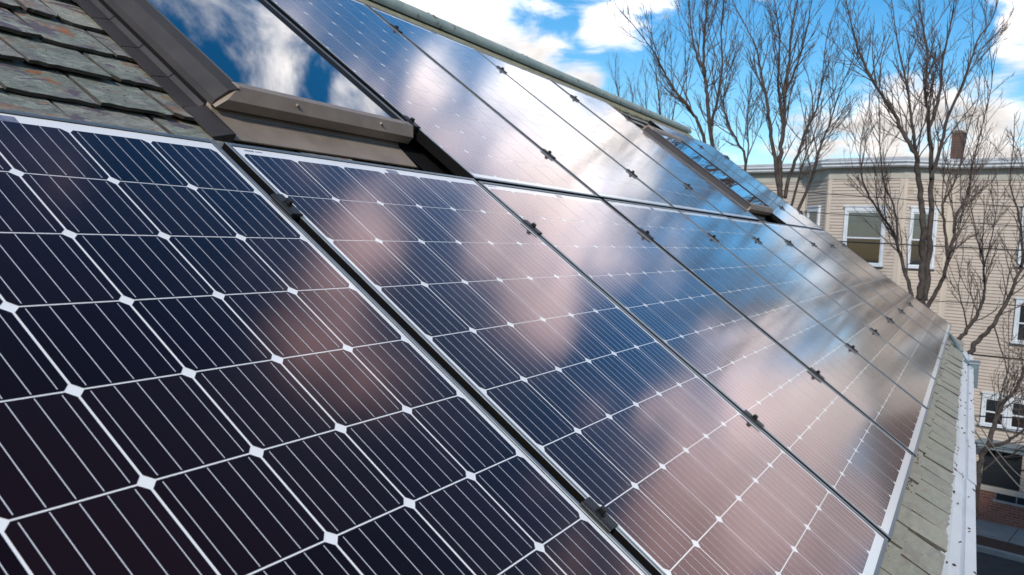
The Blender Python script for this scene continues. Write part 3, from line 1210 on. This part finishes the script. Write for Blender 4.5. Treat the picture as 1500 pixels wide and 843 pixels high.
def window(seg, s_mid, width, z0, z1, lower='brownblind', upper='curtain', name='window'):
    """on wall segment seg, centred at s_mid measured along that segment"""
    a, c = seg_pts(seg)
    e = (c - a).normalized()
    nn = Vector((-e.y, e.x))

    def pt(x, out, z):
        q = a + e * (s_mid + x) + nn * out
        return fl(q.x, q.y, z)

    def bx(b, x0, x1, o0, o1, za, zb_):
        vs = [pt(x, o, z) for z in (za, zb_) for (x, o) in ((x0, o0), (x1, o0), (x1, o1), (x0, o1))]
        b.mesh(vs, [(0, 3, 2, 1), (4, 5, 6, 7), (0, 1, 5, 4), (1, 2, 6, 5), (2, 3, 7, 6), (3, 0, 4, 7)])
    hw = width / 2
    cw = .068
    b = MB()
    bx(b, -hw, -hw + cw, 0, .085, z0, z1)
    bx(b, hw - cw, hw, 0, .085, z0, z1)
    bx(b, -hw + cw, hw - cw, 0, .085, z1 - .115, z1)
    bx(b, -hw - .03, hw + .03, .0, .11, z1 + .002, z1 + .04)
    wo = b.build(name, M['white'], apt)
    b = MB()
    bx(b, -hw - .03, hw + .03, .0, .13, z0 - .055, z0 - .002)
    b.build('sill', M['white'], wo)
    zm = (z0 + z1 - .115) / 2 - .03
    iw = hw - cw
    for nm, za, zb_, out, mt in (('upper_sash', zm, z1 - .1152, .064, upper), ('lower_sash', z0 + .002, zm + .03, .050, lower)):
        b = MB()
        f = .038
        bx(b, -iw + .002, -iw + f, .0, out, za, zb_)
        bx(b, iw - f, iw - .002, .0, out, za, zb_)
        bx(b, -iw + f, iw - f, .0, out, za, za + f)
        bx(b, -iw + f, iw - f, .0, out, zb_ - f, zb_)
        so_ = b.build(nm, M['white'], wo)
        b = MB()
        b.face([pt(-iw + f, out - .012, za + f), pt(iw - f, out - .012, za + f), pt(iw - f, out - .012, zb_ - f), pt(-iw + f, out - .012, zb_ - f)])
        # blinds or slats just behind the glass are seen as thin ribs
        b.build('pane', M[mt], so_)
        if mt == 'brownblind':
            b = MB()
            n = 9
            for i in range(n):
                x = -iw + f + (i + .5) * (2 * (iw - f)) / n
                bx(b, x - .012, x + .012, .0, out - .008, za + f, zb_ - f)
            b.build('slat', M['brownblind'], so_)
    return wo


front_a = Vector(PLAN[2])
# top storey
window(1, 1.47 * .47, .78, -.63, .93, 'pane', 'curtain')
window(2, 1.11, 1.14, -.63, .93, 'brownblind', 'curtain')
window(3, 1.38 * .44, .78, -.63, .93, 'pane', 'curtain')
window(4, 2.30, 1.10, -.45, 1.03, 'pane', 'curtain')
window(0, 8.0, 1.1, -.63, .93, 'pane', 'curtain')
# middle storey
window(1, 1.47 * .47, .78, -3.6, -2.04, 'pane', 'curtain')
window(2, 1.11, 1.14, -3.6, -2.04, 'pane', 'curtain')
window(3, 1.38 * .44, .78, -3.6, -2.04, 'pane', 'curtain')
window(4, 2.32, 1.02, -2.44, -1.34, 'pane', 'pane')
# ground storey
window(4, 1.55, .62, -4.72, -3.90, 'brownblind', 'pane')
window(4, 2.18, .62, -4.72, -3.90, 'brownblind', 'pane')
# blue-grey hood with a dark opening under it
b = MB()
boxl(b, .45, 1.55, -1.0, -.55, -5.30, -5.16)
boxl(b, .40, 1.60, -1.0, -.50, -5.158, -5.12)
M['hood'] = mat('blue_grey_hood', (0.16, 0.20, 0.23), rough=.5, var=.1, scale=4)
hood = b.build('porch_hood', M['hood'], apt)
b = MB()
boxl(b, .55, 1.45, -.99, -.955, -6.35, -5.305)
b.build('dark_doorway', M['pane'], hood)
# basement window in the brick
b = MB()
boxl(b, .86, 2.0, -.972, -.93, -6.76, -6.70)
bw = b.build('basement_window', M['concrete'], apt)
b = MB()
for (s0, s1) in ((.90, .93), (1.40, 1.43), (1.93, 1.96)):
    boxl(b, s0, s1, -.972, -.945, -6.698, -6.52)
b.build('window_bar', M['hood'], bw)
b = MB()
boxl(b, .93, 1.93, -.972, -.958, -6.698, -6.52)
b.build('pane', M['pane'], bw)

# unseen brown brick house added to darken reflections in the far panels
row = thing('added_brick_house', 'unseen dark brick house added right of the cream house to darken panel reflections', 'house', fl_w := FQ + FT * 2.8 + Vector((0, 0, GZ)), (0, 0, math.atan2(FT.y, FT.x)))
b = MB()
b.box((0, min(YS * -1.2, YS * -11), 0), (11, max(YS * -1.2, YS * -11), 2.5 - GZ))
b.build('wall', M['chimney_brick'], row)
b = MB()
b.box((-.02, min(YS * -.95, YS * -1.198), 2.32 - GZ), (11.02, max(YS * -.95, YS * -1.198), 2.62 - GZ))
b.build('cornice', M['hood'], row)
for sw in (1.2, 3.4, 5.6, 7.8):
    for zw in (-.6, -3.5, -6.2):
        b = MB()
        for (x0, x1, z0, z1) in ((-.5, -.42, 0, 1.6), (.42, .5, 0, 1.6), (-.42, .42, 0, .1), (-.42, .42, 1.5, 1.6), (-.42, .42, .76, .82)):
            b.box((sw + x0, min(YS * -1.1, YS * -1.199), zw + z0 - GZ), (sw + x1, max(YS * -1.1, YS * -1.199), zw + z1 - GZ))
        wn = b.build('window', M['hood'], row)
        b = MB()
        b.box((sw - .42, min(YS * -1.15, YS * -1.199), zw + .1 - GZ), (sw + .42, max(YS * -1.15, YS * -1.199), zw + 1.5 - GZ))
        b.build('pane', M['pane'], wn)

# ------------------------------------------------------------------ unseen house added next door to throw shade on the street
nb_ = thing('added_shade_house', 'unseen cream gabled house added beside the slate roofed house to shade the street', 'house', (3.0, -9.4, GZ))
b = MB()
b.prism([(-3.6, 0), (3.6, 0), (3.6, 9.4), (0, 12.4), (-3.6, 9.4)], 0, -5.0, 4.6)
b.build('wall', M['siding'], nb_)
b = MB()
for sg in (-1, 1):
    q = [(0, 12.42), (sg * 3.95, 9.14), (sg * 3.95, 9.24), (0, 12.54)]
    b.prism(q, 0, -5.3, 4.9)
b.build('roof', M['underlay'], nb_)
for (xw, zw) in ((-3.2, 5.0), (-.2, 5.0), (2.8, 5.0), (-3.2, 2.0), (-.2, 2.0), (2.8, 2.0)):
    b = MB()
    for (x0, x1, z0, z1) in ((-.5, -.4, 0, 1.6), (.4, .5, 0, 1.6), (-.4, .4, 0, .1), (-.4, .4, 1.48, 1.6), (-.4, .4, .76, .82)):
        b.box((xw + x0, 3.601, zw + z0), (xw + x1, 3.66, zw + z1))
    wn = b.build('window', M['white'], nb_)
    b = MB()
    b.box((xw - .4, 3.602, zw + .1), (xw + .4, 3.625, zw + 1.48))
    b.build('pane', M['pane'], wn)

# ------------------------------------------------------------------ street below
def fw(s, out, z):
    q = FQ + FT * s + FN * out
    return Vector((q.x, q.y, z))


b = MB()
for i in range(-6, 8):
    s0 = i * 1.52 + .02
    vs = [fw(s0, -.98, GZ + .12), fw(s0 + 1.5, -.98, GZ + .12), fw(s0 + 1.5, .35, GZ + .12), fw(s0, .35, GZ + .12)]
    lo = [(p.x, p.y, GZ - .05) for p in vs]
    b.mesh(list(vs) + lo, [(0, 1, 2, 3), (0, 4, 5, 1), (1, 5, 6, 2), (2, 6, 7, 3), (3, 7, 4, 0)])
tag(b.build('pavement', M['concrete']), kind='structure')
b = MB()
vs = [fw(-12, .36, GZ + .11), fw(12, .36, GZ + .11), fw(12, 1.1, GZ + .11), fw(-12, 1.1, GZ + .11)]
b.mesh(list(vs) + [(p.x, p.y, GZ - .05) for p in vs], [(0, 1, 2, 3), (0, 4, 5, 1), (1, 5, 6, 2), (2, 6, 7, 3), (3, 7, 4, 0)])
tag(b.build('planting_strip', M['soil']), kind='structure')
b = MB()
vs = [fw(-12, 1.11, GZ + .125), fw(12, 1.11, GZ + .125), fw(12, 1.27, GZ + .125), fw(-12, 1.27, GZ + .125)]
b.mesh(list(vs) + [(p.x, p.y, GZ - .05) for p in vs], [(0, 1, 2, 3), (0, 4, 5, 1), (1, 5, 6, 2), (2, 6, 7, 3), (3, 7, 4, 0)])
tag(b.build('kerb', M['concrete']), kind='structure')
b = MB()
b.face([fw(-14, 1.28, GZ + .006), fw(30, 1.28, GZ + .006), fw(30, 8.5, GZ + .006), fw(-14, 8.5, GZ + .006)])
tag(b.build('road', M['asphalt']), kind='structure')

# ------------------------------------------------------------------ bare trees
def smooth_path(pts, sub=4):
    out = []
    for i in range(len(pts) - 1):
        p0, p1, p2, p3 = pts[max(i - 1, 0)], pts[i], pts[i + 1], pts[min(i + 2, len(pts) - 1)]
        for j in range(sub):
            t = j / sub
            out.append(.5 * (2 * p1 + (p2 - p0) * t + (2 * p0 - 5 * p1 + 4 * p2 - p3) * t * t + (3 * p1 - p0 - 3 * p2 + p3) * t ** 3))
    out.append(pts[-1])
    return out


def sprout(b, rnd, p, d, length, rad, level, density):
    """a wandering, upward-turning branch with side twigs"""
    n = max(3, int(length / (.16 if level < 2 else .10)))
    step = length / n
    pts, rads = [p.copy()], [rad]
    wob = Vector((rnd.uniform(-1, 1), rnd.uniform(-1, 1), rnd.uniform(-.4, .4)))
    for i in range(n):
        wob = (wob * .6 + Vector((rnd.gauss(0, .5), rnd.gauss(0, .5), rnd.gauss(0, .3)))) 
        d = (d + wob * .16 + Vector((0, 0, .15))).normalized()
        pts.append(pts[-1] + d * step)
        rads.append(rad * (1 - .75 * (i + 1) / n) + .0016)
    b.tube(pts, rads, 5 if level < 1 else (4 if level < 2 else 3), cap=False)
    if level >= 3 or length < .14:
        return
    nk = max(2, int(length * density * (1.3 + .5 * level)))
    for q in range(nk):
        t = .18 + .80 * (q + rnd.random()) / nk
        i = min(n - 1, int(t * n))
        dd = (pts[i + 1] - pts[i]).normalized()
        side = dd.cross(Vector((rnd.uniform(-1, 1), rnd.uniform(-1, 1), rnd.uniform(-1, 1))))
        if side.length < 1e-3:
            continue
        side.normalize()
        a = R(rnd.uniform(20, 42))
        nd = (dd * math.cos(a) + side * math.sin(a)).normalized()
        ln = length * (1 - .55 * t) * rnd.uniform(.32, .62)
        sprout(b, rnd, pts[i].lerp(pts[i + 1], rnd.random()), nd, max(.10, ln), max(.0018, rads[i] * rnd.uniform(.40, .62)), level + 1, density)


def tree(name, label, stems, depth, density, seed, kids=1.0, twig_len=1.0, base=None, group='bare street trees in front of the cream house'):
    """stems: (pixels of the photo from base to tip, radius at base, radius at tip, share of the stem that carries branches)"""
    rnd = random.Random(seed)
    bt, bc = MB(), MB()
    foot = None
    for si, (pix, r0, r1, bare) in enumerate(stems):
        dz = 0.0
        ctrl = []
        slope = rnd.uniform(-.7, .7) if si else 0
        for i, (x, y) in enumerate(pix):
            t = i / max(1, len(pix) - 1)
            ctrl.append(at(x, y, depth + slope * t + (rnd.uniform(-.08, .08) if i else 0)))
        if si == 0 and base != 'none':
            f = ctrl[0]
            g_ = Vector((f.x + rnd.uniform(-.1, .1), f.y + rnd.uniform(-.1, .1), GZ - .05))
            if base is not None:
                bx_, by_ = base
                q = at(bx_, by_, depth)
                g_ = Vector((q.x, q.y, GZ - .05))
            mid = f.lerp(g_, .5) + Vector((rnd.uniform(-.08, .08), rnd.uniform(-.08, .08), 0))
            foot = g_
            pth = smooth_path([g_, mid] + ctrl, 5)
            n2 = len(pth)
            rads = []
            for i in range(n2):
                if i <= 10:
                    rads.append(r0 * (1.35 - .35 * i / 10))
                else:
                    rads.append(r0 + (r1 - r0) * (i - 10) / (n2 - 11))
            k0 = 10
        else:
            pth = smooth_path(ctrl, 5)
            n2 = len(pth)
            rads = [r0 + (r1 - r0) * i / (n2 - 1) for i in range(n2)]
            k0 = 0
        # small kinks
        for i in range(1, n2 - 1):
            pth[i] = pth[i] + Vector((rnd.uniform(-1, 1), rnd.uniform(-1, 1), rnd.uniform(-1, 1))) * rads[i] * .35
        rads = [q * .74 for q in rads]
        bt.tube(pth, rads, 9 if r0 > .05 else 6, cap=True)
        # branches along the stem
        total = sum((pth[i + 1] - pth[i]).length for i in range(k0, n2 - 1))
        nb = max(3, int(total * 6.4 * kids))
        for q in range(nb):
            t = bare + (1 - bare) * (q + rnd.random()) / nb
            fi = k0 + t * (n2 - 1 - k0)
            i = min(n2 - 2, int(fi))
            dd = (pth[i + 1] - pth[i]).normalized()
            side = dd.cross(Vector((rnd.uniform(-1, 1), rnd.uniform(-1, 1), rnd.uniform(-1, 1))))
            if side.length < 1e-3:
                continue
            side.normalize()
            a = R(rnd.uniform(20, 40))
            nd = (dd * math.cos(a) + side * math.sin(a)).normalized()
            ln = twig_len * rnd.uniform(.5, 1.55) * (1 - .30 * t)
            sprout(bc, rnd, pth[i].lerp(pth[i + 1], rnd.random()), nd, ln, max(.0045, min(rads[i] * .5, .013) * rnd.uniform(.6, 1)), 0, density)
        # the tip goes on as a twig
        dd = (pth[-1] - pth[-2]).normalized()
        sprout(bc, rnd, pth[-1], dd, twig_len * rnd.uniform(.6, 1.0), r1, 0, density)
    if foot is None:
        foot = Vector((at(*stems[0][0][0], depth).x, at(*stems[0][0][0], depth).y, GZ))
    t = thing(name, label, 'tree', foot, (0, 0, 0), group)
    for bb, nm, mt in ((bt, 'trunk', M['bark']), (bc, 'crown', M['twig'])):
        bb.v = [(x - foot.x, y - foot.y, z - foot.z) for x, y, z in bb.v]
        bb.build(nm, mt, t, fix=False)
    return t


tree('bare_tree', 'leafless tree just beyond the last upper-row solar panel, leftmost of the three large trees', [
    ([(1052, 330), (1046, 250), (1038, 160), (1034, 120), (1030, 80), (1033, 40), (1036, 0), (1038, -30)], .062, .016, .10),
    ([(1046, 262), (1030, 200), (1016, 168), (996, 144), (976, 112), (960, 80), (944, 58)], .050, .010, .25),
    ([(1040, 190), (1050, 150), (1058, 100), (1056, 50), (1060, 5)], .040, .012, .15),
    ([(1033, 110), (1020, 80), (1012, 40), (1010, 5)], .030, .010, .1),
    ([(1075, 330), (1092, 240), (1080, 208), (1068, 184), (1060, 152), (1064, 116)], .040, .009, .25),
    ([(1080, 300), (1096, 225), (1094, 180), (1098, 140)], .026, .008, .2),
], 15.0, 4.6, 101)
tree('bare_tree', 'leafless many-stemmed tree at the end of the upper row, in front of the cornice', [
    ([(1143, 320), (1142, 260), (1144, 216), (1148, 168), (1150, 128), (1156, 88), (1160, 40), (1170, -5)], .070, .015, .12),
    ([(1141, 275), (1130, 200), (1124, 152), (1116, 112), (1108, 72), (1092, 38)], .055, .010, .2),
    ([(1150, 290), (1160, 248), (1172, 220), (1180, 192), (1196, 160), (1204, 120), (1208, 78)], .050, .010, .2),
    ([(1146, 180), (1140, 120), (1142, 60), (1136, 10)], .036, .010, .1),
    ([(1150, 135), (1166, 100), (1178, 60), (1188, 10)], .034, .009, .1),
    ([(1160, 330), (1186, 270), (1200, 220), (1216, 180), (1228, 140), (1240, 110)], .042, .008, .2),
    ([(1152, 330), (1168, 270), (1180, 230), (1190, 205)], .036, .010, .2),
], 14.5, 4.6, 202)
tree('bare_tree', 'largest leafless tree, with thick dark forked trunk in front of the narrow bay window', [
    ([(1348, 470), (1349, 430), (1352, 380), (1352, 330), (1348, 288), (1344, 250), (1340, 224), (1324, 196), (1308, 164), (1288, 132), (1272, 108), (1256, 68), (1246, 32), (1240, 4)], .088, .010, .42),
    ([(1354, 440), (1360, 380), (1363, 320), (1364, 248), (1361, 180), (1356, 132), (1358, 80), (1352, 40), (1344, -5)], .078, .011, .40),
    ([(1364, 262), (1372, 238), (1380, 208), (1390, 168), (1408, 128), (1420, 96), (1432, 60), (1452, 30), (1464, -5)], .048, .009, .15),
    ([(1352, 470), (1357, 451), (1377, 420), (1389, 381), (1398, 345), (1399, 320), (1410, 300), (1418, 281), (1427, 232), (1440, 180), (1452, 130)], .056, .009, .25),
    ([(1389, 378), (1384, 330), (1381, 300), (1397, 270), (1410, 230), (1418, 190), (1432, 150)], .034, .008, .2),
    ([(1340, 470), (1334, 432), (1322, 385), (1307, 338), (1287, 310), (1267, 275), (1260, 235), (1262, 200)], .050, .009, .2),
    ([(1316, 370), (1311, 310), (1296, 270), (1290, 230), (1288, 190)], .028, .008, .15),
    ([(1341, 226), (1336, 180), (1330, 130), (1318, 80), (1310, 30)], .040, .010, .1),
    ([(1362, 185), (1376, 140), (1380, 90), (1392, 40), (1398, 0)], .040, .010, .1),
], 13.5, 4.4, 303, kids=1.0)
tree('bare_tree', 'small leafless tree with crooked stem rising past the far end of the white gutter', [
    ([(1380, 530), (1399, 505), (1417, 483), (1433, 457), (1442, 431), (1441, 396), (1439, 360), (1441, 330)], .060, .010, .30),
    ([(1417, 483), (1412, 455), (1404, 425), (1408, 390)], .022, .006, .2),
    ([(1440, 395), (1450, 360), (1458, 320), (1462, 285)], .022, .006, .1),
    ([(1440, 380), (1430, 345), (1424, 310)], .018, .006, .1),
], 14.0, 4.2, 404, twig_len=.8)
tree('bare_tree', 'leafless tree with long leaning limb at the right edge, above the junction box', [
    ([(1408, 560), (1424, 513), (1433, 498), (1455, 476), (1471, 448), (1486, 415), (1496, 391), (1497, 350), (1490, 305), (1480, 270), (1484, 220)], .062, .010, .35),
    ([(1496, 391), (1508, 350), (1512, 300), (1500, 250)], .03, .008, .1),
    ([(1455, 476), (1466, 510), (1474, 540), (1476, 580)], .016, .006, .1),
], 13.0, 4.2, 505, twig_len=.8)
tree('bare_tree', 'leafless tree with thick leaning trunk low at the right edge, before the brick base', [
    ([(1432, 720), (1437, 673), (1450, 646), (1460, 612), (1469, 591), (1486, 574), (1502, 538), (1520, 490)], .085, .025, .40),
    ([(1452, 654), (1472, 648), (1486, 640), (1500, 630), (1530, 612)], .055, .018, .2),
    ([(1440, 690), (1462, 672), (1480, 668), (1498, 655), (1520, 650)], .026, .010, .2),
    ([(1456, 630), (1462, 590), (1476, 545), (1478, 500)], .026, .008, .2),
], 16.0, 4.6, 606, twig_len=.9)
tree('bare_tree', 'faint distant leafless tree behind the roof ridge, left of the large trees', [
    ([(972, 260), (968, 190), (966, 150), (962, 118)], .10, .02, .2),
    ([(975, 240), (984, 180), (990, 140)], .07, .02, .2),
    ([(966, 230), (950, 180), (946, 150)], .06, .02, .2),
], 34.0, 2.2, 707, kids=.55, twig_len=1.7, group='distant bare trees behind the ridge')
tree('bare_tree', 'tiny faint leafless tree top showing over the ridge beside the far roof window', [
    ([(915, 260), (912, 190), (908, 150), (902, 122)], .10, .02, .3),
    ([(920, 240), (928, 180), (926, 140)], .07, .02, .3),
], 40.0, 2.0, 808, kids=.5, twig_len=1.6, group='distant bare trees behind the ridge')

# ------------------------------------------------------------------ cables
def cable(p0, p1, sag, r, m_, label, name='power_cable', group='dark power cables crossing the cream facade'):
    n = 24
    pts = []
    for i in range(n + 1):
        t = i / n
        q = p0.lerp(p1, t)
        pts.append((q.x, q.y, q.z - sag * 4 * t * (1 - t)))
    b = MB()
    b.tube(pts, r, 6)
    o = b.build(name, m_)
    tag(o, label, 'cable', group)


def wire_line(xa, ya, xb, yb, da, db, ext=1.6):
    """points well outside the view on the line that passes these two places"""
    a, c = at(xa, ya, da), at(xb, yb, db)
    return a + (a - c) * ext, c + (c - a) * ext


wires = [
    ((1190, 283, 1500, 304, 19.0, 17.5), .010, 'topmost thin dark cable crossing the cream facade above the windows'),
    ((1210, 313, 1500, 332, 18.8, 17.3), .010, 'thin dark cable crossing the upper sashes of the top windows'),
    ((1290, 357, 1500, 367, 18.5, 17.0), .016, 'thicker black cable crossing the lower sashes of the top windows'),
    ((1250, 353, 1300, 356, 18.5, 18.0), .010, None),
    ((1380, 442, 1500, 448, 18.5, 17.6), .010, 'thin dark cable crossing the facade below the top windows'),
    ((1430, 520, 1500, 527, 18.0, 17.4), .018, 'thick black cable just right of the grey junction box'),
    ((1436, 610, 1500, 613, 18.0, 17.5), .016, 'black cable crossing the dark ground storey windows'),
    ((1440, 625, 1500, 632, 18.0, 17.5), .010, 'thin dark cable just under the dark ground storey windows'),
    ((1440, 655, 1500, 662, 18.0, 17.5), .010, 'thin dark cable across the blue-grey porch hood'),
    ((1446, 680, 1500, 690, 18.0, 17.5), .018, 'lowest thick black cable, above the brick base'),
]
for (xa, ya, xb, yb, da, db), r, lab in wires:
    if lab is None:
        continue
    p0, p1 = wire_line(xa, ya, xb, yb, da, db, 2.2 if xb - xa < 120 else 1.0)
    cable(p0, p1, .0, r, M['wire'], lab)
e0 = rp(5.2, 2.06, -.24)
cable(e0, at(1520, 738, 9.5), .05, .006, M['palewire'], 'pale service cable running from the gutter down to the right edge', 'service_cable', 'pale service cables at the gutter')
e0 = rp(5.6, 2.06, -.22)
cable(e0, at(1520, 712, 11.0), .12, .005, M['palewire'], 'thinner sagging pale cable just above the bright service cable', 'service_cable', 'pale service cables at the gutter')
